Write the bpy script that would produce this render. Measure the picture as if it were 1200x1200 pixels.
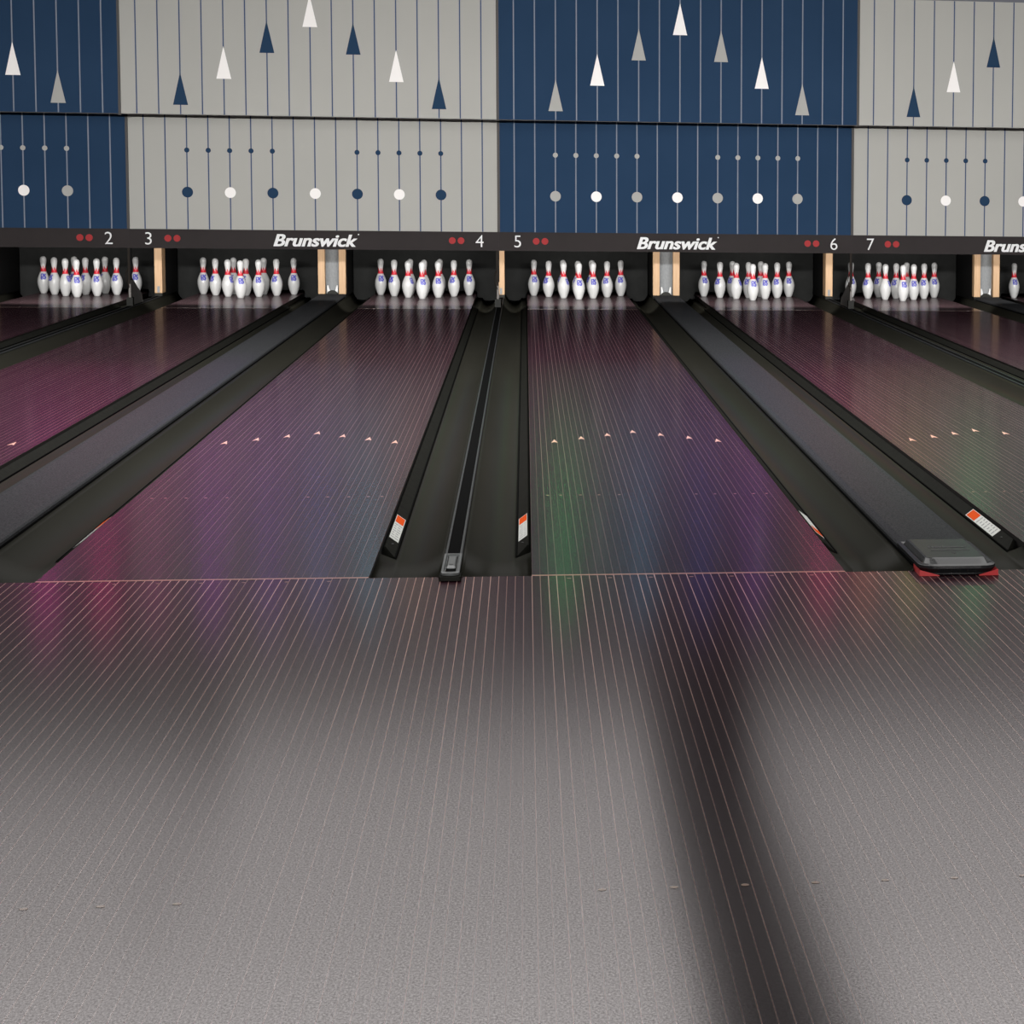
import bpy, math, random
from mathutils import Vector, Matrix
random.seed(7)
for o in list(bpy.data.objects): bpy.data.objects.remove(o)
S = bpy.context.scene
COL = S.collection
PI = math.pi

# ------------------------------------------------------------------ camera
def cam_axes(yaw, pitch, roll):
    fwd = Vector((math.sin(yaw), math.cos(yaw), 0)); right = Vector((math.cos(yaw), -math.sin(yaw), 0)); up = Vector((0, 0, 1))
    f = fwd*math.cos(pitch) - up*math.sin(pitch); u = up*math.cos(pitch) + fwd*math.sin(pitch)
    return right*math.cos(roll) + u*math.sin(roll), u*math.cos(roll) - right*math.sin(roll), f
cd = bpy.data.cameras.new('camera'); cam = bpy.data.objects.new('camera', cd); COL.objects.link(cam)
r_, u_, f_ = cam_axes(0.17026, 0.10354, 0.01314)
M = Matrix((r_, u_, -f_)).transposed().to_4x4(); M.translation = Vector((-0.01634, -8.62122, 1.35973))
cam.matrix_world = M
cd.sensor_width = 36; cd.lens = 36*3014.303/1200
cd.shift_x = (600-1132.17)/1200; cd.shift_y = (515.39-600)/1200
cd.clip_start = 0.05; cd.clip_end = 200
S.camera = cam

# ------------------------------------------------------------------ dimensions (metres)
LW, G, W = 1.0541, 0.533, 0.745          # lane width, narrow gap, wide gap
B = LW/39                                # one board
P = 2*LW + G + W                         # pitch of a pair of lanes
LEFT = {5: 0.0, 4: -G-LW, 6: LW+W, 3: -G-2*LW-W, 7: 2*LW+W+G, 2: -2*G-3*LW-W, 8: 3*LW+2*W+G}
PIN = 18.288                             # foul line to head pin
YM = 16.334                              # front of the masking
CEIL = 3.2
WORD = {2: 'two', 3: 'three', 4: 'four', 5: 'five', 6: 'six', 7: 'seven', 8: 'eight'}

# ------------------------------------------------------------------ world, view, lights
w = bpy.data.worlds.new('world'); S.world = w; w.use_nodes = True
w.node_tree.nodes['Background'].inputs[0].default_value = (0.6, 0.6, 0.65, 1)
w.node_tree.nodes['Background'].inputs[1].default_value = 0.02
S.view_settings.view_transform = 'Standard'; S.view_settings.look = 'None'
S.view_settings.gamma = 1; S.view_settings.use_curve_mapping = False
S.view_settings.exposure = 0.0

def aim(o, loc, target):
    o.location = loc
    o.rotation_euler = (Vector(target)-Vector(loc)).to_track_quat('-Z', 'Y').to_euler()
def area(name, loc, target, sx, sy, power, col=(1, 1, 1), spread=180):
    l = bpy.data.lights.new(name, 'AREA'); l.shape = 'RECTANGLE'; l.size = sx; l.size_y = sy
    l.energy = power; l.color = col; l.spread = math.radians(spread)
    o = bpy.data.objects.new(name, l); COL.objects.link(o); aim(o, loc, target); return o
def spot(name, loc, target, power, col, deg, blend=0.8, rad=0.12):
    l = bpy.data.lights.new(name, 'SPOT'); l.energy = power; l.color = col
    l.spot_size = math.radians(deg); l.spot_blend = blend; l.shadow_soft_size = rad
    o = bpy.data.objects.new(name, l); COL.objects.link(o); aim(o, loc, target); return o

# luminous ceiling over the front of the lanes; a bare strip is left between the left and right fields
def ceiling_field(x0, x1, y0, y1, rad, col=(1, 0.985, 0.97)):
    A = (x1-x0)*(y1-y0)
    o = area('ceiling_light_field', ((x0+x1)/2, (y0+y1)/2, CEIL-0.03), ((x0+x1)/2, (y0+y1)/2, 0), x1-x0, y1-y0, rad*PI*A, col)
    o.rotation_euler = (0, 0, 0)
FIELD = 2.6
ceiling_field(-7.0, -2.3, 6.2, 11.0, .9*FIELD)
ceiling_field(-2.25, 0.90, 6.2, 12.2, .95*FIELD)
ceiling_field(-7.0, 0.90, 1.8, 6.0, 1.3*FIELD)
ceiling_field(1.67, 8.0, 6.2, 12.0, .95*FIELD)
ceiling_field(1.67, 8.0, 1.8, 6.0, 1.3*FIELD)
# added fill light behind the camera, out of view, to brighten the masking boards
area('masking_fill', (1, -9.6, 3.0), (1, 16.3, 1.9), 16, 0.3, 455, (1, 0.99, 0.975), 40)
# lamps above each pin deck, behind the header board
for n, x in LEFT.items():
    area('pin_deck_lamp', (x+LW/2, 16.75, 0.66), (x+LW/2, 18.75, 0.12), 1.0, 0.06, 16.5, (1, 0.98, 0.95), 130)
# added unseen coloured spots near the ceiling that give the lanes their colour streaks
LANE_TINTS = [(-5.0, (1, .10, .5), .8), (-4.3, (1, .05, .5), 1.5), (-3.8, (1, .04, .32), 1.5), (-3.35, (.9, .06, .5), .8), (-2.85, (.65, .08, .9), 1.1), (-2.35, (.45, .12, 1), .9), (-1.9, (.15, .25, 1), .9), (-1.45, (.10, .5, .7), 1.4), (-1.05, (.5, .35, .2), .8),
         (.32, (.06, .8, .2), 1.5), (.72, (.1, .5, .4), .5), (1.05, (.06, .45, .75), 1.2), (1.6, (.12, .2, 1), .7), (2.1, (.5, .12, .9), .9), (2.75, (1, .05, .25), 1.5),
         (3.15, (1, .22, .10), 1), (3.6, (.6, .6, .10), 1.2), (4.2, (.10, .75, .25), 1.4), (4.9, (.08, .55, .3), 1.4)]
for x, c, k in LANE_TINTS:
    spot('lane_tint_spot', (x, 15.4, 3.06), (x*15.1/24, 15.4-8.3, 0), 60*k, c, 20.2, 1.0)

# ------------------------------------------------------------------ materials
def srgb(r, g, b):
    f = lambda c: (c/255/12.92) if c/255 <= .04045 else ((c/255+.055)/1.055)**2.4
    return (f(r), f(g), f(b), 1)
def mat(name, col, rough=.5, metal=0.0, ior=1.45, spec=.5):
    m = bpy.data.materials.new(name); m.use_nodes = True
    p = m.node_tree.nodes['Principled BSDF']
    p.inputs['Base Color'].default_value = col if len(col) == 4 else (*col, 1)
    p.inputs['Roughness'].default_value = rough; p.inputs['Metallic'].default_value = metal
    p.inputs['IOR'].default_value = ior; p.inputs['Specular IOR Level'].default_value = spec
    return m
def nd(m, t, **k):
    n = m.node_tree.nodes.new(t)
    for a, b in k.items(): setattr(n, a, b)
    return n
def ln(m, a, b): m.node_tree.links.new(a, b)
def math_(m, op, a, b=None):
    n = nd(m, 'ShaderNodeMath', operation=op)
    for i, v in enumerate((a, b)):
        if v is None: continue
        if isinstance(v, (int, float)): n.inputs[i].default_value = v
        else: ln(m, v, n.inputs[i])
    return n.outputs[0]
def mix(m, fac, a, b):
    n = nd(m, 'ShaderNodeMix', data_type='RGBA')
    for i, v in ((0, fac), (6, a), (7, b)):
        if isinstance(v, (int, float)): n.inputs[i].default_value = v
        elif isinstance(v, tuple): n.inputs[i].default_value = v if len(v) == 4 else (*v, 1)
        else: ln(m, v, n.inputs[i])
    return n.outputs[2]
def noise(m, scale, detail=2, stretch=(1, 1, 1), rough=.5):
    tc = nd(m, 'ShaderNodeTexCoord'); mp = nd(m, 'ShaderNodeMapping'); mp.inputs['Scale'].default_value = stretch
    n = nd(m, 'ShaderNodeTexNoise'); n.inputs['Scale'].default_value = scale; n.inputs['Detail'].default_value = detail
    n.inputs['Roughness'].default_value = rough
    ln(m, tc.outputs['Object'], mp.inputs[0]); ln(m, mp.outputs[0], n.inputs['Vector'])
    return n.outputs['Fac']
def ramp(m, fac, lo, hi):
    n = nd(m, 'ShaderNodeMapRange'); n.inputs[1].default_value = lo; n.inputs[2].default_value = hi
    ln(m, fac, n.inputs[0]); return n.outputs[0]

def gloss_mix(m, k, rough, vary=None, tint=(1, 1, 1, 1), wide=None):
    """clear oiled finish: a fixed share of mirror-like gloss over the diffuse body"""
    p = m.node_tree.nodes['Principled BSDF']; out = m.node_tree.nodes['Material Output']
    p.inputs['Specular IOR Level'].default_value = 0; p.inputs['IOR'].default_value = 1.0001
    g = nd(m, 'ShaderNodeBsdfAnisotropic'); g.inputs['Roughness'].default_value = rough
    g.inputs['Color'].default_value = tint
    gs = g.outputs[0]
    if wide:                                  # a second, broader lobe of the same finish
        g2 = nd(m, 'ShaderNodeBsdfAnisotropic'); g2.inputs['Roughness'].default_value = wide
        g2.inputs['Color'].default_value = tint
        y = nd(m, 'ShaderNodeMixShader'); y.inputs[0].default_value = .5
        ln(m, g.outputs[0], y.inputs[1]); ln(m, g2.outputs[0], y.inputs[2]); gs = y.outputs[0]
    x = nd(m, 'ShaderNodeMixShader')
    if vary is None: x.inputs[0].default_value = k
    else: ln(m, math_(m, 'MULTIPLY', vary, k), x.inputs[0])
    ln(m, p.outputs[0], x.inputs[1]); ln(m, gs, x.inputs[2]); ln(m, x.outputs[0], out.inputs[0])

def board_material(name, dark, light, line, rough, ior, grain, line_w=.07, bump=0.0, spec=0.0, k=.1, tint=(1, 1, 1, 1), wide=None, grit=.35):
    """synthetic boards running along Y with pale joints; object X=0 is a joint"""
    m = mat(name, dark, rough, 0, ior, spec); p = m.node_tree.nodes['Principled BSDF']
    tc = nd(m, 'ShaderNodeTexCoord'); sp = nd(m, 'ShaderNodeSeparateXYZ'); ln(m, tc.outputs['Object'], sp.inputs[0])
    u = math_(m, 'DIVIDE', sp.outputs[0], B)
    us = math_(m, 'ADD', u, .5)
    cell = math_(m, 'FLOOR', us)
    fr = math_(m, 'SUBTRACT', us, cell)
    d = math_(m, 'ABSOLUTE', math_(m, 'SUBTRACT', fr, .5))
    wn = nd(m, 'ShaderNodeTexWhiteNoise', noise_dimensions='1D'); ln(m, cell, wn.inputs['W'])
    hw = line_w/2
    mask = math_(m, 'LESS_THAN', d, hw)
    amt = math_(m, 'ADD', math_(m, 'MULTIPLY', wn.outputs['Value'], .65), .35)
    mask = math_(m, 'MULTIPLY', mask, amt)
    # tone of each board and a fine speckle
    cb = math_(m, 'FLOOR', u); wb = nd(m, 'ShaderNodeTexWhiteNoise', noise_dimensions='1D'); ln(m, cb, wb.inputs['W'])
    spk = ramp(m, noise(m, grain, 3, (1, .55, 1), .7), .3, .7)
    big = ramp(m, noise(m, 2.2, 2, (1, .18, 1)), .3, .7)
    f = math_(m, 'ADD', math_(m, 'MULTIPLY', spk, .55), math_(m, 'MULTIPLY', wb.outputs['Value'], .3))
    f = math_(m, 'ADD', f, math_(m, 'MULTIPLY', big, .2))
    base = mix(m, f, dark, light)
    colour = mix(m, mask, base, line)
    ln(m, colour, p.inputs['Base Color'])
    gloss_mix(m, k, rough, math_(m, 'ADD', math_(m, 'MULTIPLY', spk, grit), 1-grit/2), tint, wide)
    if bump:
        bn = nd(m, 'ShaderNodeBump'); bn.inputs['Strength'].default_value = bump; bn.inputs['Distance'].default_value = .001
        ln(m, spk, bn.inputs['Height']); ln(m, bn.outputs[0], p.inputs['Normal'])
    return m

M_LANE = board_material('lane_boards', (.018, .0060, .0095), (.032, .0135, .0195), (.155, .10, .095), .12, 1.2, 220, .065, k=.11, wide=.205)
M_DECK = board_material('pin_deck_boards', (.045, .024, .028), (.08, .050, .056), (.16, .11, .11), .13, 1.2, 200, .05, k=.27)
M_APP = board_material('approach_boards', (.022, .0030, .0085), (.033, .011, .0165), (.74, .47, .40),   .165, 1.5, 230, .074, k=.108, tint=(1, .95, .952, 1), grit=.85)
M_MARK = mat('marker_inlay', (.95, .62, .45), .5); gloss_mix(M_MARK, .1, .22)
M_MARKDIM = mat('marker_inlay_faded', srgb(130, 100, 92), .5); gloss_mix(M_MARKDIM, .1, .22)
M_FOUL = mat('foul_line_inlay', srgb(172, 128, 114), .5); gloss_mix(M_FOUL, .1, .22)
M_CORE = mat('lane_core', (.008, .007, .006), .8, spec=.1)
M_ARROW = mat('arrow_inlay', (.50, .29, .23), .5); gloss_mix(M_ARROW, .1, .2)

def speckled(name, a, b, scale, rough, stretch=(1, 1, 1), ior=1.45, spec=.5):
    m = mat(name, a, rough, 0, ior, spec); p = m.node_tree.nodes['Principled BSDF']
    ln(m, mix(m, ramp(m, noise(m, scale, 3, stretch, .6), .3, .7), a, b), p.inputs['Base Color']); return m
M_GUT = speckled('gutter_plastic', (.0165, .016, .0122), (.0205, .020, .0158), 3, .5, (1, .1, 1), spec=.15); gloss_mix(M_GUT, .008, .35)
M_RAIL = speckled('rail_plastic', (.011, .011, .0095), (.015, .015, .0125), 30, .5, spec=.15); gloss_mix(M_RAIL, .006, .35)
M_BLACK = mat('black_rubber', (.005, .005, .005), .7); gloss_mix(M_BLACK, .002, .4)
M_CAP = speckled('cap_covering', (.012, .0124, .0135), (.048, .0495, .053), 160, .5, spec=.2); gloss_mix(M_CAP, .012, .35)
M_NOSE = mat('nose_plastic', (.018, .019, .0205), .32, spec=.3); gloss_mix(M_NOSE, .055, .25)
M_NOSEGREY = mat('nose_grey_plastic', (.11, .115, .115), .35, spec=.3); gloss_mix(M_NOSEGREY, .08, .25)
M_SLOT = mat('slot_black', (.004, .004, .004), .8)
M_RED = mat('red_plastic', srgb(190, 50, 52), .4)
M_RIM = mat('rim_grey', (.020, .021, .022), .4, spec=.3); gloss_mix(M_RIM, .05, .35)
M_GREY = speckled('panel_grey', (.352, .348, .325), (.368, .362, .338), 1.2, .85, spec=.1)
M_NAVY = speckled('panel_navy', (.0150, .036, .076), (.0185, .042, .086), 1.2, .85, spec=.1)
M_WHITE = mat('print_white', (.84, .81, .79), .85, spec=.1)
M_STRIPEG = mat('stripe_on_navy', (.19, .21, .25), .85, spec=.1)
M_STRIPEN = mat('stripe_on_grey', (.05, .075, .15), .85, spec=.1)
M_PGREY = mat('print_grey', (.35, .345, .325), .85, spec=.1)
M_PNAVY = mat('print_navy', (.0165, .039, .08), .85, spec=.1)
M_FRAME = mat('masking_frame', (.030, .025, .023), .6)
M_HEAD = speckled('header_board', (.022, .018, .018), (.028, .023, .023), 2, .6, spec=.1)
M_TRIM = mat('top_trim', (.09, .095, .115), .6)
M_LOGO = mat('lettering_white', (.70, .70, .70), .6)
M_REDDOT = mat('red_lamp', srgb(148, 40, 42), .6, spec=.2)
M_WOOD = speckled('maple', (.33, .20, .10), (.40, .25, .135), 9, .5, (6, 6, .5))
M_SILVER = speckled('brushed_metal', (.14, .148, .155), (.18, .19, .195), 60, .6, (1, 1, .5))
M_CLIP = mat('white_clip', (.55, .55, .55), .4)
M_CURT = speckled('pit_curtain', (.012, .0125, .012), (.017, .0175, .017), 8, .8, spec=.2)
M_KICK = mat('kickback_black', (.004, .004, .004), .8, spec=.1)
M_PIN = mat('pin_white', (.43, .43, .427), .3)
M_PINRED = mat('pin_red', (.42, .010, .022), .35)
M_PINBLUE = mat('pin_blue', (.055, .055, .30), .4)
M_LABW = speckled('label_white', (.45, .46, .42), (.55, .56, .52), 140, .5)
M_LABO = mat('label_orange', (.62, .075, .012), .5, spec=.2); gloss_mix(M_LABO, .01, .3)
M_LABTXT = mat('label_print', (.22, .22, .22), .6)
M_METAL = mat('dark_metal', (.017, .013, .010), .6, spec=.1)
M_FIN = mat('fin_metal', (.07, .068, .062), .6, spec=.2)
M_METALL = mat('light_metal', (.15, .135, .125), .5)
M_WALL = speckled('dark_wall_paint', (.05, .05, .055), (.06, .06, .066), 2, .8)
M_CEIL = mat('dark_ceiling_paint', (.035, .033, .036), .9)

# ------------------------------------------------------------------ geometry helpers
class MB:
    def __init__(s): s.v = []; s.f = []; s.m = []; s.mats = []; s.smooth = False
    def mi(s, m):
        if m not in s.mats: s.mats.append(m)
        return s.mats.index(m)
    def add(s, vs, fs, m):
        o = len(s.v); s.v += [tuple(v) for v in vs]; k = s.mi(m)
        for f in fs: s.f.append(tuple(o+i for i in f)); s.m.append(k)
        return s
    def box(s, x0, x1, y0, y1, z0, z1, m):
        vs = [(x, y, z) for z in (z0, z1) for y in (y0, y1) for x in (x0, x1)]
        return s.add(vs, [(0, 2, 3, 1), (4, 5, 7, 6), (0, 1, 5, 4), (2, 6, 7, 3), (0, 4, 6, 2), (1, 3, 7, 5)], m)
    def slab(s, x0, x1, y0, y1, z0, z1, side, top):
        s.box(x0, x1, y0, y1, z0, z1, side); s.m[-5] = s.mi(top); return s
    def loft(s, rings, m, caps=True, closed=True):
        o = []; n = len(rings[0]); fs = []
        vs = [p for r in rings for p in r]
        for i in range(len(rings)-1):
            for j in range(n if closed else n-1):
                a = i*n+j; b = i*n+(j+1) % n
                fs.append((a, b, b+n, a+n))
        if caps and closed:
            fs.append(tuple(reversed(range(n)))); fs.append(tuple((len(rings)-1)*n+j for j in range(n)))
        return s.add(vs, fs, m)
    def prism_y(s, prof, y0, y1, m):            # closed (x,z) profile swept along Y
        return s.loft([[(x, y0, z) for x, z in prof], [(x, y1, z) for x, z in prof]], m)
    def disc(s, c, r, axis, m, n=24, t=.0015):
        x, y, z = c
        if axis == 'z': ring = lambda h: [(x+r*math.cos(2*PI*i/n), y+r*math.sin(2*PI*i/n), z+h) for i in range(n)]
        else: ring = lambda h: [(x+r*math.cos(2*PI*i/n), y-h, z+r*math.sin(2*PI*i/n)) for i in range(n)]
        return s.loft([ring(0), ring(t)], m)
    def tube(s, pts, r, m, n=10):
        rings = []
        for i, p in enumerate(pts):
            p = Vector(p); a = Vector(pts[max(i-1, 0)]); b = Vector(pts[min(i+1, len(pts)-1)])
            d = (b-a).normalized(); q = d.to_track_quat('Z', 'Y')
            rings.append([tuple(p + q @ Vector((r*math.cos(2*PI*k/n), r*math.sin(2*PI*k/n), 0))) for k in range(n)])
        return s.loft(rings, m)
    def build(s, name, parent=None, loc=(0, 0, 0), smooth=False, bevel=0, fix=True):
        me = bpy.data.meshes.new(name); me.from_pydata(s.v, [], s.f)
        for m in s.mats: me.materials.append(m)
        for p, k in zip(me.polygons, s.m): p.material_index = k
        if fix:
            import bmesh
            bm = bmesh.new(); bm.from_mesh(me); bmesh.ops.recalc_face_normals(bm, faces=bm.faces); bm.to_mesh(me); bm.free()
        if smooth:
            for p in me.polygons: p.use_smooth = True
        o = bpy.data.objects.new(name, me); COL.objects.link(o); o.location = loc
        if parent: o.parent = parent
        if bevel:
            b = o.modifiers.new('bevel', 'BEVEL'); b.width = bevel; b.segments = 2; b.limit_method = 'ANGLE'; b.angle_limit = math.radians(40)
        return o
def thing(name, label, cat, loc=(0, 0, 0), group=None):
    o = bpy.data.objects.new(name, None); COL.objects.link(o); o.location = loc; o.empty_display_size = .1
    return tag(o, label, cat, group)
def tag(o, label, cat, group=None):
    o['label'] = label; o['category'] = cat
    if group: o['group'] = group
    return o
def struct(o): o['kind'] = 'structure'; return o
def dup(root, loc, label, group=None):
    r = root.copy(); COL.objects.link(r); r.location = loc; r['label'] = label
    if group: r['group'] = group
    for ch in list(root.children):
        c = ch.copy(); COL.objects.link(c); c.parent = r
        for g in list(ch.children):
            d = g.copy(); COL.objects.link(d); d.parent = c
    return r
_dg = None
def text_obj(name, s, size, m, loc, parent, shear=0, offset=0, sx=1, align='CENTER', ext=.002, space=1):
    cu = bpy.data.curves.new(name, 'FONT'); cu.body = s; cu.size = size; cu.shear = shear; cu.offset = offset
    cu.extrude = ext; cu.align_x = align; cu.space_character = space
    t = bpy.data.objects.new(name+'_tmp', cu); COL.objects.link(t)
    bpy.context.view_layer.update()
    me = bpy.data.meshes.new_from_object(t.evaluated_get(bpy.context.evaluated_depsgraph_get()))
    bpy.data.objects.remove(t); me.name = name
    me.transform(Matrix.Diagonal((sx, 1, 1, 1))); me.transform(Matrix.Rotation(PI/2, 4, 'X'))
    me.materials.clear(); me.materials.append(m)
    o = bpy.data.objects.new(name, me); COL.objects.link(o); o.parent = parent; o.location = loc
    return o

XL, XR = -9.0, 10.5
Y0, Y1 = -12.0, 20.3
# ------------------------------------------------------------------ the room
fl = MB(); fl.slab(XL, XR, Y0, 0, -.14, 0, M_CORE, M_APP)
for n, x in LEFT.items():
    for i in range(7):
        cx = x+B*(5*i+4.5)
        fl.disc((cx, -.06, 0), .0075, 'z', M_MARKDIM, 12, .0006)
        fl.disc((cx, -3.82, 0), .008, 'z', M_MARK, 12, .0006)
        fl.disc((cx, -4.75, 0), .008, 'z', M_MARK, 12, .0006)
struct(fl.build('floor'))
struct(MB().box(XL, XR, 0, Y1, -.30, -.16, M_CORE).build('floor'))
struct(MB().box(XL, XR, Y0, Y1, CEIL, CEIL+.1, M_CEIL).build('ceiling'))
struct(MB().box(XL-.1, XL, Y0, Y1, -.3, CEIL, M_WALL).build('wall_left'))
struct(MB().box(XR, XR+.1, Y0, Y1, -.3, CEIL, M_WALL).build('wall_right'))
struct(MB().box(XL, XR, Y0-.1, Y0, -.14, CEIL, M_WALL).build('wall_rear'))
struct(MB().box(XL, XR, Y1, Y1+.1, -.3, CEIL, M_WALL).build('wall_front'))
struct(MB().box(XL, XR, YM+.12, YM+.2, .78, CEIL, M_WALL).build('wall_masking'))

# ------------------------------------------------------------------ lanes
lb = MB()
lb.slab(0, LW, 0.02, 16.40, -.10, 0, M_CORE, M_LANE)
def arrow(mb, cx, cy, m, l=.15, hw=.0155):
    a = [(cx-hw, cy-l/2), (cx, cy-l*.3), (cx+hw, cy-l/2), (cx, cy+l/2)]
    mb.loft([[(x, y, 0) for x, y in a], [(x, y, .0006) for x, y in a]], m)
for i in range(7):
    y = 4.305+(4.76-4.305)*(1-abs(i-3)/3)
    arrow(lb, B*(5*i+4.5), y, M_ARROW)
for x in (.07, .124, .205, .282, .366, .687, .766, .85, .928, .983): lb.disc((x, 2.15, 0), .006, 'z', M_MARKDIM, 12, .0006)
lane_mesh = None
LANE_DESC = {
 2: 'dark glossy bowling lane two running out of the left picture edge',
 3: 'dark glossy bowling lane three tinted magenta, left of the wide ball return cap',
 4: 'dark glossy bowling lane four under purple and blue light, left of the narrow black cap',
 5: 'dark glossy bowling lane five with green and indigo light, right of the narrow black cap',
 6: 'dark glossy bowling lane six with olive green tint, right of the wide ball return cap',
 7: 'dark glossy bowling lane seven, far right pair, first lane right of numeral six',
 8: 'dark glossy bowling lane eight, only a corner shows at the right edge'}
lane_objs = {}
root = thing('bowling_lane', LANE_DESC[5], 'bowling lane', (0, 0, 0), 'bowling lanes')
lb.build('lane_surface', root)
MB().slab(0, LW, 16.415, 19.45, -.10, 0, M_CORE, M_DECK).build('pin_deck', root)
MB().box(0, LW, 16.40, 16.415, -.10, .0005, M_MARKDIM).build('deck_joint', root)
MB().slab(0, LW, 0.0, .02, -.10, .0004, M_CORE, M_FOUL).build('foul_line', root)
for n in (2, 3, 4, 6, 7, 8): dup(root, (LEFT[n], 0, 0), LANE_DESC[n])

# ------------------------------------------------------------------ gutters and bumper rails
GW = .235
def gutter_ring(y, depth, rail):
    n = 14; pts = []
    for i in range(n+1):
        t = i/n; x = .060+(GW-.060)*t
        z = -.040*(1-t) + .012*t - depth*math.sin(PI*t)**.8
        pts.append((x, y, z))
    led = [(0, y, -.0445), (.0575, y, -.0445)] if rail else [(0, y, -.016), (.0575, y, -.041)]
    return led + pts
rings = []
for y, d in ((0.0, .030), (.66, .030), (.69, .030), (6, .030), (12, .030), (15.9, .030), (16.3, .034), (16.9, .05), (17.6, .07), (18.6, .08), (19.4, .08)):
    r = gutter_ring(y, d, y > .67)
    rings.append(r + [(GW, y, -.158), (0, y, -.158)])
def gut_side(n, side, first=None):
    """side -1: gutter left of lane n, +1: right of it"""
    return (LEFT[n], 0, 0) if side < 0 else (LEFT[n]+LW, 0, 0)
gproto = {}
for n in LEFT:
    for side in (-1, 1):
        lab = 'dark grey plastic gutter trough along the %s edge of lane %s' % ('left' if side < 0 else 'right', WORD[n])
        if side not in gproto:
            gm = MB(); gm.loft([[(side*x, y, z) for x, y, z in r] for r in rings], M_GUT)
            o = gm.build('gutter', None, gut_side(n, side), smooth=True)
            for p in o.data.polygons:
                if len(p.vertices) > 4 or abs(p.normal.z) < .1: p.use_smooth = False
            gproto[side] = tag(o, lab, 'gutter', 'bowling lane gutters')
        else: dup(gproto[side], gut_side(n, side), lab)

def rail(side):
    """bumper rail lying against the lane edge; x grows away from the lane"""
    s = side
    lab = '%s' % ''
    rt = thing('bumper_rail', 'x', 'bumper rail', (0, 0, 0), 'retracted gutter bumper rails')
    prof = [(.005, -.043), (.007, -.014), (.013, -.009), (.0495, -.036), (.0515, -.043)]
    b = MB(); n = len(prof)
    near = [.80, .80, .79, .70, .70]
    b.loft([[(s*x, near[i], z) for i, (x, z) in enumerate(prof)], [(s*x, 17.2, z) for x, z in prof]], M_RAIL)
    b.build('rail_body', rt)
    k = MB(); k.box(min(s*.0515, s*.0555), max(s*.0515, s*.0555), .70, 17.2, -.043, -.0345, M_BLACK)
    k.box(min(0, s*.0045), max(0, s*.0045), .80, 17.2, -.043, -.018, M_BLACK)
    k.build('rubber_seal', rt)
    def on(x, y, h): t = (x-.013)/(.0495-.013); return (s*x, y, -.009-.027*t+h)
    def patch(mb, x0, x1, y0, y1, h, m):
        a = [on(x0, y0, h), on(x1, y0, h), on(x1, y1, h), on(x0, y1, h)]; c = [on(x0, y0, h-.0008), on(x1, y0, h-.0008), on(x1, y1, h-.0008), on(x0, y1, h-.0008)]
        mb.loft([c, a], m)
    lb_ = MB(); patch(lb_, .0145, .047, 1.04, 1.66, .0012, M_LABW)
    for q in range(7):
        yy = 1.08+q*.055
        for c0, c1 in ((.018, .0285), (.0305, .044)): patch(lb_, c0, c1-.002*(q % 3), yy, yy+.016, .0016, M_LABTXT)
    lo = lb_.build('warning_label', rt); lo['label'] = 'white warning sticker with orange head'
    ob = MB(); patch(ob, .0165, .045, 1.47, 1.645, .0022, M_LABO); ob.build('label_header', lo)
    h = MB(); h.disc(on(.03, .93, .0005), .007, 'z', M_SLOT, 14, .0008); h.build('screw_hole', rt)
    return rt
rr = {-1: rail(-1), 1: rail(1)}; used = {-1: False, 1: False}
for n in LEFT:
    for side in (-1, 1):
        loc = (LEFT[n], 0, 0) if side < 0 else (LEFT[n]+LW, 0, 0)
        lab = 'black bumper rail with end sticker, along the %s edge of lane %s' % ('left' if side < 0 else 'right', WORD[n])
        if not used[side]: used[side] = True; rr[side].location = loc; rr[side]['label'] = lab
        else: dup(rr[side], loc, lab)
for ch in rr[1].children:                      # the rail right of lane five has its sticker the other way round
    if ch.name.startswith('warning_label'): ch.scale = (1, -1, 1); ch.location = (0, 2.7, 0)

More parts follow.
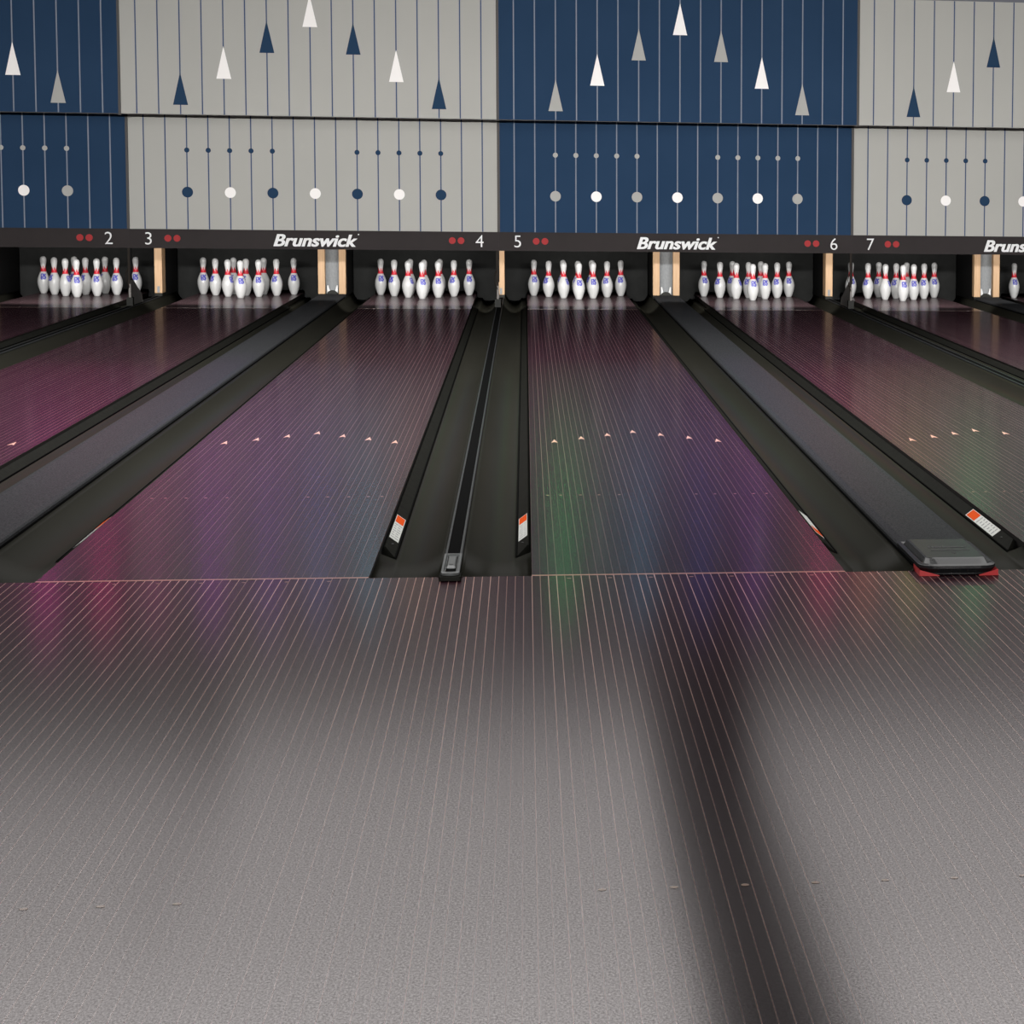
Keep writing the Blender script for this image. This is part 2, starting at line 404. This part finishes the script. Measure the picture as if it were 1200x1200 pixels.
# ------------------------------------------------------------------ division caps
def outline(hw, y_back, y_front, cut, n=5):
    """plan outline, rounded front corners (towards -Y)"""
    pts = [(-hw, y_back), (-hw, y_front+cut)]
    for i in range(1, n+1):
        a = PI + (PI/2)*i/n
        pts.append((-hw+cut*.8+cut*.8*math.cos(a), y_front+cut+cut*math.sin(a)))
    r = [(-x, y) for x, y in reversed(pts)]
    return pts + r
def wide_cap(x, label):
    rt = thing('ball_return_cap', label, 'ball return cap', (x, 0, 0), 'wide ball return caps')
    hw = .1335
    c = MB(); prof = [(-hw, -.15), (-hw, .030), (-hw+.006, .036), (-hw+.03, .041), (0, .043), (hw-.03, .041), (hw-.006, .036), (hw, .030), (hw, -.15)]
    c.prism_y(prof, .43, 18.29, M_CAP); c.build('cap_cover', rt)
    e = MB(); e.box(-hw-.0035, -hw, .05, 18.2, -.15, .020, M_BLACK); e.box(hw, hw+.0035, .05, 18.2, -.15, .020, M_BLACK); e.build('side_skirt', rt)
    nz = MB()
    o0 = outline(hw-.004, .43, -.115, .085); o1 = outline(hw, .43, -.135, .075); o2 = outline(hw-.012, .43, -.118, .066)
    o3 = outline(hw-.020, .41, -.100, .058); o4 = outline(hw-.030, .39, -.060, .035); o5 = outline(hw-.036, .38, -.052, .03)
    nz.loft([[(a, b, .004) for a, b in o0], [(a, b, .010) for a, b in o0], [(a, b, .026) for a, b in o1], [(a, b, .036) for a, b in o1], [(a, b, .040) for a, b in o2], [(a, b, .034) for a, b in o3]], M_NOSE)
    no = nz.build('nose_piece', rt, bevel=.0015)
    d = MB(); d.loft([[(a, b, .030) for a, b in o3], [(a, b, .034) for a, b in o3], [(a, b, .051) for a, b in o4], [(a, b, .0535) for a, b in o5]], M_NOSE)
    d.build('nose_lid', no, bevel=.002)
    sl = MB(); sl.box(-.062, .075, .105, .118, .0532, .0545, M_SLOT); sl.box(.0, .072, .175, .19, .0532, .0545, M_SLOT)
    for k in range(5): sl.box(-.06+.013*k, -.052+.013*k, .17, .20, .0532, .0545, M_SLOT)
    sl.box(.002, .018, .045, .055, .0532, .0545, M_SLOT); sl.build('vent_slots', no)
    for s in (-1, 1):
        q = MB(); a = [(s*hw, .03), (s*(hw+.002), -.122), (s*(hw-.065), -.126), (s*(hw-.02), -.05)]
        if s > 0: a = a[::-1]
        q.loft([[(u, v, .0008) for u, v in a], [(u*.995, v, .022 if abs(u) > hw-.003 else .004) for u, v in a]], M_RED)
        q.build('corner_foot', rt)['label'] = 'red plastic corner foot'
    return rt
wc = wide_cap(LW+W/2, 'wide grey ball return cap with black nose and red feet between lanes five and six')
dup(wc, (-G-LW-W/2, 0, 0), 'wide grey ball return cap crossing the left edge, between lanes three and four')
dup(wc, (LEFT[8]-W/2, 0, 0), 'wide grey ball return cap at right edge between lanes seven and eight')
dup(wc, (LEFT[2]-W/2, 0, 0), 'wide grey ball return cap at far left beside lane two')

def narrow_cap(x, label):
    rt = thing('lane_divider_cap', label, 'lane divider cap', (x, 0, 0), 'narrow lane divider caps')
    hw = .030
    c = MB(); prof = [(-hw, -.15), (-hw, .018), (-hw+.003, .021), (-hw+.0085, .021), (-hw+.010, .014), (hw-.010, .014), (hw-.0085, .021), (hw-.003, .021), (hw, .018), (hw, -.15)]
    c.prism_y(prof, .30, 18.29, M_RIM); c.build('cap_channel', rt)
    MB().box(-hw+.0098, hw-.0098, .36, 18.29, .0142, .017, M_BLACK).build('channel_insert', rt)
    nz = MB()
    o0 = outline(.033, .30, -.10, .008, 3); o1 = outline(.036, -.002, -.10, .006, 3)
    nz.loft([[(a, b, .002) for a, b in o1], [(a, b, .016) for a, b in o1]], M_RAIL)
    base = nz.build('nose_base', rt, bevel=.001)
    tp = MB(); a0 = outline(.0305, .36, -.078, .032); a1 = outline(.029, .36, -.074, .030); a2 = outline(.0225, .34, -.050, .022); a3 = outline(.0205, .33, -.045, .020)
    tp.loft([[(a, b, .016) for a, b in a0], [(a, b, .024) for a, b in a0], [(a, b, .026) for a, b in a1], [(a, b, .026) for a, b in a2], [(a, b, .019) for a, b in a3]], M_NOSEGREY)
    MB().box(-.017, .017, -.030, .33, .0188, .0194, M_BLACK).build('nose_recess', rt)
    t = tp.build('nose_rim', rt, bevel=.001); t['label'] = 'light grey rim of the nose'
    ld = MB(); b0 = outline(.015, .33, .05, .010); b1 = outline(.011, .26, .065, .006)
    ld.loft([[(a, b, .0195) for a, b in b0], [(a, b, .022) for a, b in b0], [(a, b, .0285) for a, b in b1]], M_NOSEGREY); ld.build('nose_button', t)
    MB().box(-.006, .006, .085, .10, .0275, .0292, M_SLOT).build('button_slot', t)
    return rt
nc = narrow_cap(-G/2, 'narrow black lane divider cap with grey nose between lanes four and five')
dup(nc, (-G/2-P, 0, 0), 'narrow black lane divider cap between lanes two and three')
dup(nc, (-G/2+P, 0, 0), 'narrow black lane divider cap between lanes six and seven')

# ------------------------------------------------------------------ masking panels
PAIR = {1: -G/2-1.5*P, 3: -G/2-.5*P, 5: -G/2+.5*P, 7: -G/2+1.5*P}
NAVY = {1, 5}; HP = P/2-.012; ST = .1930
def panel_upper(k):
    cx = PAIR[k]; y = YM-.38; navy = k in NAVY
    base, stripe, alt = (M_NAVY, M_STRIPEG, M_PGREY) if navy else (M_GREY, M_STRIPEN, M_PNAVY)
    b = MB(); b.box(-HP, HP, 0, .02, 1.795, 2.99, base)
    for i in range(-8, 9): b.box(i*ST-.0055, i*ST+.0055, -.001, 0, 1.797, 2.988, stripe)
    for j, i in enumerate(range(-6, 7, 2)):
        z0 = 1.881+.243*(3-abs(j-3)); m = alt if j % 2 == 0 else M_WHITE
        a = [(i*ST-.066, z0), (i*ST+.066, z0), (i*ST, z0+.295)]
        b.loft([[(x, -.0005, z) for x, z in a], [(x, -.003, z) for x, z in a]], m)
    rt = thing('upper_masking_panel', 'upper %s masking panel with arrows above lane%s' % ('navy blue' if navy else 'light grey', {1: ' two at far left', 3: 's three and four', 5: 's five and six', 7: ' seven at far right'}[k]), 'masking panel', (cx, y, 0), 'upper masking panels')
    b.build('panel_board', rt)
    f = MB(); f.box(-HP, HP, -.004, .024, 1.789, 1.795, M_FRAME); f.box(HP, HP+.012, -.004, .024, 1.781, 3.0, M_FRAME); f.box(-HP-.012, -HP, -.004, .024, 1.781, 3.0, M_FRAME)
    f.build('panel_frame', rt)
    MB().box(-HP, HP, -.01, .03, 2.99, 3.06, M_TRIM).build('top_trim', rt)
    MB().box(-HP, HP, .024, .38+.11, 1.806, 1.816, M_FRAME).build('underside_board', rt)
def panel_lower(k):
    cx = PAIR[k]; navy = k in NAVY
    base, stripe, alt = (M_NAVY, M_STRIPEG, M_PGREY) if navy else (M_GREY, M_STRIPEN, M_PNAVY)
    rt = thing('lower_masking_panel', 'lower %s masking panel with circles above lane%s' % ('navy blue' if navy else 'light grey', {1: ' two at far left', 3: 's three and four', 5: 's five and six', 7: ' seven at far right'}[k]), 'masking panel', (cx, YM, 0), 'lower masking panels')
    b = MB(); b.box(-HP, HP, 0, .02, .738, 1.802, base)
    for i in range(-8, 9): b.box(i*ST-.0055, i*ST+.0055, -.001, 0, .739, 1.801, stripe)
    for i in list(range(-6, -1))+list(range(2, 7)): b.disc((i*ST, -.0005, 1.473), .0235, 'y', alt, 20, .0025)
    for j, i in enumerate(range(-6, 7, 2)): b.disc((i*ST, -.0005, 1.083), .050, 'y', alt if j % 2 == 0 else M_WHITE, 32, .0025)
    b.build('panel_board', rt)
    f = MB(); f.box(HP, HP+.012, -.012, .024, .738, 1.78, M_FRAME); f.box(-HP-.012, -HP, -.012, .024, .738, 1.78, M_FRAME)
    f.build('panel_frame', rt)
def header(k):
    cx = PAIR[k]; a, b_ = k, k+1
    names = {1: 'one and two', 3: 'three and four', 5: 'five and six', 7: 'seven and eight'}[k]
    rt = thing('header_board', 'dark header board with white logo for lanes '+names, 'header board', (cx, YM, 0), 'numbered header boards')
    MB().box(-HP-.0119, HP+.0119, -.006, .03, .572, .738, M_HEAD).build('board', rt)
    MB().box(-HP-.0119, HP+.0119, -.010, .03, .560, .572, M_HEAD).build('bottom_edge', rt)
    lg = text_obj('logo_lettering', 'Brunswick', .158, M_LOGO, (-.0, -.009, .590), rt, shear=.28, offset=.0030, sx=1.06, space=1.0)
    xs = [v.co.x for v in lg.data.vertices]; wdt = max(xs)-min(xs)
    for v in lg.data.vertices: v.co.x = (v.co.x-(max(xs)+min(xs))/2)*(.765/wdt) - .003
    vs = [tuple(v.co) for v in lg.data.vertices]; fs = [tuple(p.vertices) for p in lg.data.polygons]; nv = len(vs)
    me = bpy.data.meshes.new('logo_lettering')
    me.from_pydata([(x-.0028, y, z) for x, y, z in vs]+[(x+.0028, y-.0003, z) for x, y, z in vs], [], fs+[tuple(i+nv for i in f) for f in fs])
    me.materials.append(M_LOGO); lg.data = me
    lg['label'] = 'white italic Brunswick lettering'
    tm = MB(); tm.disc((.392, -.007, .703), .006, 'y', M_LOGO, 10, .002); tm.build('trademark_dot', rt)
    hp = P/2
    for num, s in ((a, -1), (b_, 1)):
        if num < 2 or num > 8: continue
        t = text_obj('lane_numeral', str(num), .166, M_LOGO, (s*(hp-.178), -.009, .594), rt, offset=-.0012)
        t['label'] = 'white numeral %d' % num
        for q in (.352, .434):
            d = MB(); d.disc((0, 0, 0), .0315, 'y', M_REDDOT, 24, .004)
            o = d.build('indicator_lamp', rt, (s*(hp-q), -.006, .653)); o['label'] = 'round dull red indicator lamp'
for k in PAIR: panel_upper(k); panel_lower(k); header(k)

# ------------------------------------------------------------------ posts hanging at the narrow divisions
def post(x, label):
    rt = thing('divider_post', label, 'divider post', (x, YM, 0), 'posts between lane pairs')
    b = MB(); b.box(-.014, .006, .0, .03, .10, .56, M_METAL); b.build('post_strip', rt)
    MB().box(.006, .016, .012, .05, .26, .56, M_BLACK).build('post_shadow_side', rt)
    h = MB(); h.tube([(-.012, -.004, .37), (-.026, -.006, .335), (-.031, -.006, .30), (-.026, -.006, .25), (-.008, -.006, .215), (-.002, -.006, .19)], .0045, M_METAL); h.build('hook', rt)
    MB().box(-.008, .010, -.006, .0, .10, .225, M_METALL).build('latch_rod', rt)['label'] = 'pale metal latch rod'
    f = MB(); a = [(.03, .30), (.03, .0225), (.78, .0225), (.70, .10)]
    f.loft([[(-.008, y, z) for y, z in a], [(.008, y, z) for y, z in a]], M_FIN); f.build('fin', rt)
    MB().box(-.028, .028, -.02, .06, .0225, .10, M_RAIL).build('post_foot', rt)
    return rt
dp = post(-G/2-.012, 'thin dark metal divider post with hook between lanes four and five')
dup(dp, (-G/2-P-.0, YM, 0), 'thin dark metal divider post with hook between lanes two and three')
dup(dp, (-G/2+P-.005, YM, 0), 'thin dark metal divider post with hook between lanes six and seven')

# ------------------------------------------------------------------ kickbacks
def wide_kick(x, label):
    rt = thing('kickback_housing', label, 'kickback housing', (x, 18.3, 0), 'wide kickback housings')
    hw = .137
    for s in (-1, 1):
        MB().box(min(s*hw, s*(hw-.068)), max(s*hw, s*(hw-.068)), 0, .12, .045, .70, M_WOOD).build('wooden_post', rt, bevel=.003)
        MB().box(min(s*hw, s*(hw-.02)), max(s*hw, s*(hw-.02)), .12, 1.14, -.15, .75, M_KICK).build('side_panel', rt)
    MB().box(-hw+.068, hw-.068, .10, .12, .0, .70, M_SILVER).build('metal_panel', rt)['label'] = 'grey metal access panel'
    MB().box(-hw, hw, 0.0, .12, -.15, .045, M_RAIL).build('base_block', rt)
    for s in (-1, 1):
        c = MB(); a = [(s*.052, .055), (s*.026, .07), (s*.034, .10), (s*.040, .128), (s*.054, .128)]
        c.loft([[(u, .06, v) for u, v in a], [(u, .098, v) for u, v in a]], M_CLIP); c.build('roller_clip', rt)['label'] = 'white roller clip'
    d = MB(); pts = [(-.05, .046)] + [(.05*math.cos(PI-PI*i/10), .046+.035*math.sin(PI*i/10)) for i in range(11)] + [(.05, .046)]
    d.loft([[(u, .02, v) for u, v in pts], [(u, .058, v) for u, v in pts]], M_RAIL); d.build('ball_door', rt)
    return rt
wk = wide_kick(LW+W/2, 'maple and grey metal kickback housing between pins of lanes five and six')
dup(wk, (-G-LW-W/2, 18.3, 0), 'maple and grey metal kickback housing between pins of lanes three and four')
dup(wk, (LEFT[8]-W/2, 18.3, 0), 'maple and grey metal kickback housing between pins of lanes seven and eight')
dup(wk, (LEFT[2]-W/2, 18.3, 0), 'maple kickback housing at the far left picture edge beside lane two')
def narrow_kick(x, label):
    rt = thing('kickback_partition', label, 'kickback partition', (x, 18.3, 0), 'narrow kickback partitions')
    MB().box(-.037, .037, 0, .24, .045, .70, M_WOOD).build('wooden_post', rt, bevel=.003)
    MB().box(-.012, .012, -.003, 0, .05, .115, M_SILVER).build('metal_plate', rt)['label'] = 'small grey metal plate'
    MB().box(-.036, .036, .24, 1.14, -.15, .75, M_KICK).build('side_panel', rt)
    MB().box(-.037, .037, 0, .24, -.15, .045, M_RAIL).build('base_block', rt)
    return rt
nk = narrow_kick(-G/2, 'narrow maple ended partition between pins of lanes four and five')
dup(nk, (-G/2-P-.008, 18.3, 0), 'narrow maple ended partition between pins of lanes two and three')
dup(nk, (-G/2+P+.008, 18.3, 0), 'narrow maple ended partition between pins of lanes six and seven')

# pit curtains
def curtain():
    b = MB(); pts = [(0, .75)]
    def tongue(x0, x1):
        n = 8; out = []
        for i in range(n+1):
            a = PI*i/n; out.append(((x0+x1)/2-(x1-x0)/2*math.cos(a), -.0-.075*math.sin(a)**.6))
        return out
    pts = [(-GW, .75)] + tongue(-GW, -.01) + [(0, .03), (LW, .03)] + tongue(LW+.01, LW+GW) + [(LW+GW, .75)]
    pts = [(-GW+.004, .75)] + [(max(-GW+.004, min(LW+GW-.004, x)), z) for x, z in pts[1:-1]] + [(LW+GW-.004, .75)]
    b.loft([[(x, 0, z) for x, z in pts], [(x, .04, z) for x, z in pts]], M_CURT)
    return b
cu = None
for n in LEFT:
    lab = 'black rubber pit curtain hanging behind the pins of lane %s' % WORD[n]
    if cu is None: cu = tag(curtain().build('pit_curtain', None, (LEFT[n], 19.46, 0)), lab, 'pit curtain', 'pit curtains')
    else: dup(cu, (LEFT[n], 19.46, 0), lab)

# ------------------------------------------------------------------ pins
IN = .0254
PR = [(0, 1.015), (.12, 1.12), (.75, 1.414), (1.5, 1.70), (2.25, 1.953), (3.375, 2.255), (4.5, 2.383), (5.1, 2.36), (5.875, 2.2815), (6.6, 2.09), (7.25, 1.8515), (8.0, 1.52), (8.625, 1.236), (9.375, .9825), (10, .8985), (10.875, .935), (11.75, 1.047), (12.625, 1.203), (13.5, 1.273), (14.1, 1.20), (14.6, .95), (14.85, .62), (14.97, .28), (15.0, .02)]
PR = [(z*IN, r*IN) for z, r in PR]
def rad(z):
    for (z0, r0), (z1, r1) in zip(PR, PR[1:]):
        if z0 <= z <= z1: return r0+(r1-r0)*(z-z0)/(z1-z0)
    return PR[-1][1]
def surf(th, z, off=.0008):   # th=0 faces the players (-Y)
    r = rad(z)+off; return (r*math.sin(th), -r*math.cos(th), z)
def make_pin():
    rt = thing('bowling_pin', 'x', 'bowling pin', (0, 0, 0), 'x')
    n = 32; b = MB()
    b.loft([[(r*math.cos(2*PI*i/n), r*math.sin(2*PI*i/n), z) for i in range(n)] for z, r in PR], M_PIN)
    b.build('pin_body', rt, smooth=True)
    c = MB(); N = 48; zs = [8.8*IN, 9.2*IN, 9.6*IN, 9.95*IN]
    c.loft([[surf(2*PI*i/N, z) for i in range(N)] for z in zs], M_PINRED, caps=False)
    K = 6
    for k in range(K):                       # crown points
        t0 = 2*PI*(k)/K; hwid = PI/K*.92; zb = 9.9*IN; zt = 11.3*IN; st = 5
        for q in range(st):
            a0 = hwid*(1-q/st); a1 = hwid*(1-(q+1)/st); y0 = zb+(zt-zb)*q/st; y1 = zb+(zt-zb)*(q+1)/st
            c.add([surf(t0-a0, y0, .0010), surf(t0, y0, .0010), surf(t0+a0, y0, .0010), surf(t0+a1, y1, .0010), surf(t0, y1, .0010), surf(t0-a1, y1, .0010)], [(0, 1, 4, 5), (1, 2, 3, 4)], M_PINRED)
    c.build('neck_crown', rt, smooth=True, fix=False)
    e = MB()
    art = [".XXXXXX..XX.",
           "XXX.XXXXXXXX",
           "XX...XXXXX..",
           "XXX.XXXXXX..",
           "XXXXXX.XXXX.",
           "XXX.XX..XXXX",
           "XXXXXXX.XXXX",
           "XXX.XXXXXXX.",
           ".XXXXX.XXX.."]
    z1 = 8.05*IN; dz = .27*IN; dx = .0047
    for rI, row in enumerate(art):
        for cI, ch in enumerate(row):
            if ch != 'X': continue
            z_hi = z1-rI*dz; z_lo = z_hi-dz; rm = rad((z_hi+z_lo)/2)
            ta = (cI-6)*dx/rm; tb = (cI-5)*dx/rm
            e.add([surf(ta, z_lo), surf(tb, z_lo), surf(tb, z_hi), surf(ta, z_hi)], [(0, 1, 2, 3)], M_PINBLUE)
    e.build('emblem', rt, smooth=True, fix=False)
    return rt
SP, RW = .3048, .26396
POS = {1: (0, 0), 2: (-.5, 1), 3: (.5, 1), 4: (-1, 2), 5: (0, 2), 6: (1, 2), 7: (-1.5, 3), 8: (-.5, 3), 9: (.5, 3), 10: (1.5, 3)}
PN = {1: 'head pin nearest the players', 2: 'second row, left', 3: 'second row, right', 4: 'third row, left end', 5: 'third row, middle', 6: 'third row, right end',
      7: 'back row, left corner', 8: 'back row, second from left', 9: 'back row, second from right', 10: 'back row, right corner'}
YAW = {1: 12, 2: 62, 3: 2, 4: -38, 5: -30, 6: -15, 7: 10, 8: -35, 9: -60, 10: 0}
pin0 = make_pin(); first = True
for n in sorted(LEFT):
    for k, (q, r) in POS.items():
        if n == 8 and k != 7 and k != 4 and k != 2: continue
        loc = (LEFT[n]+LW/2+q*SP, PIN+r*RW, 0)
        lab = 'white bowling pin with red neck on lane %s, %s' % (WORD[n], PN[k]); grp = 'ten pins racked on lane '+WORD[n]
        if first: first = False; o = pin0; o.location = loc; o['label'] = lab; o['group'] = grp
        else: o = dup(pin0, loc, lab, grp)
        o.rotation_euler = (0, 0, math.radians(YAW[k] + ((n*37+k*13) % 9 - 4)))
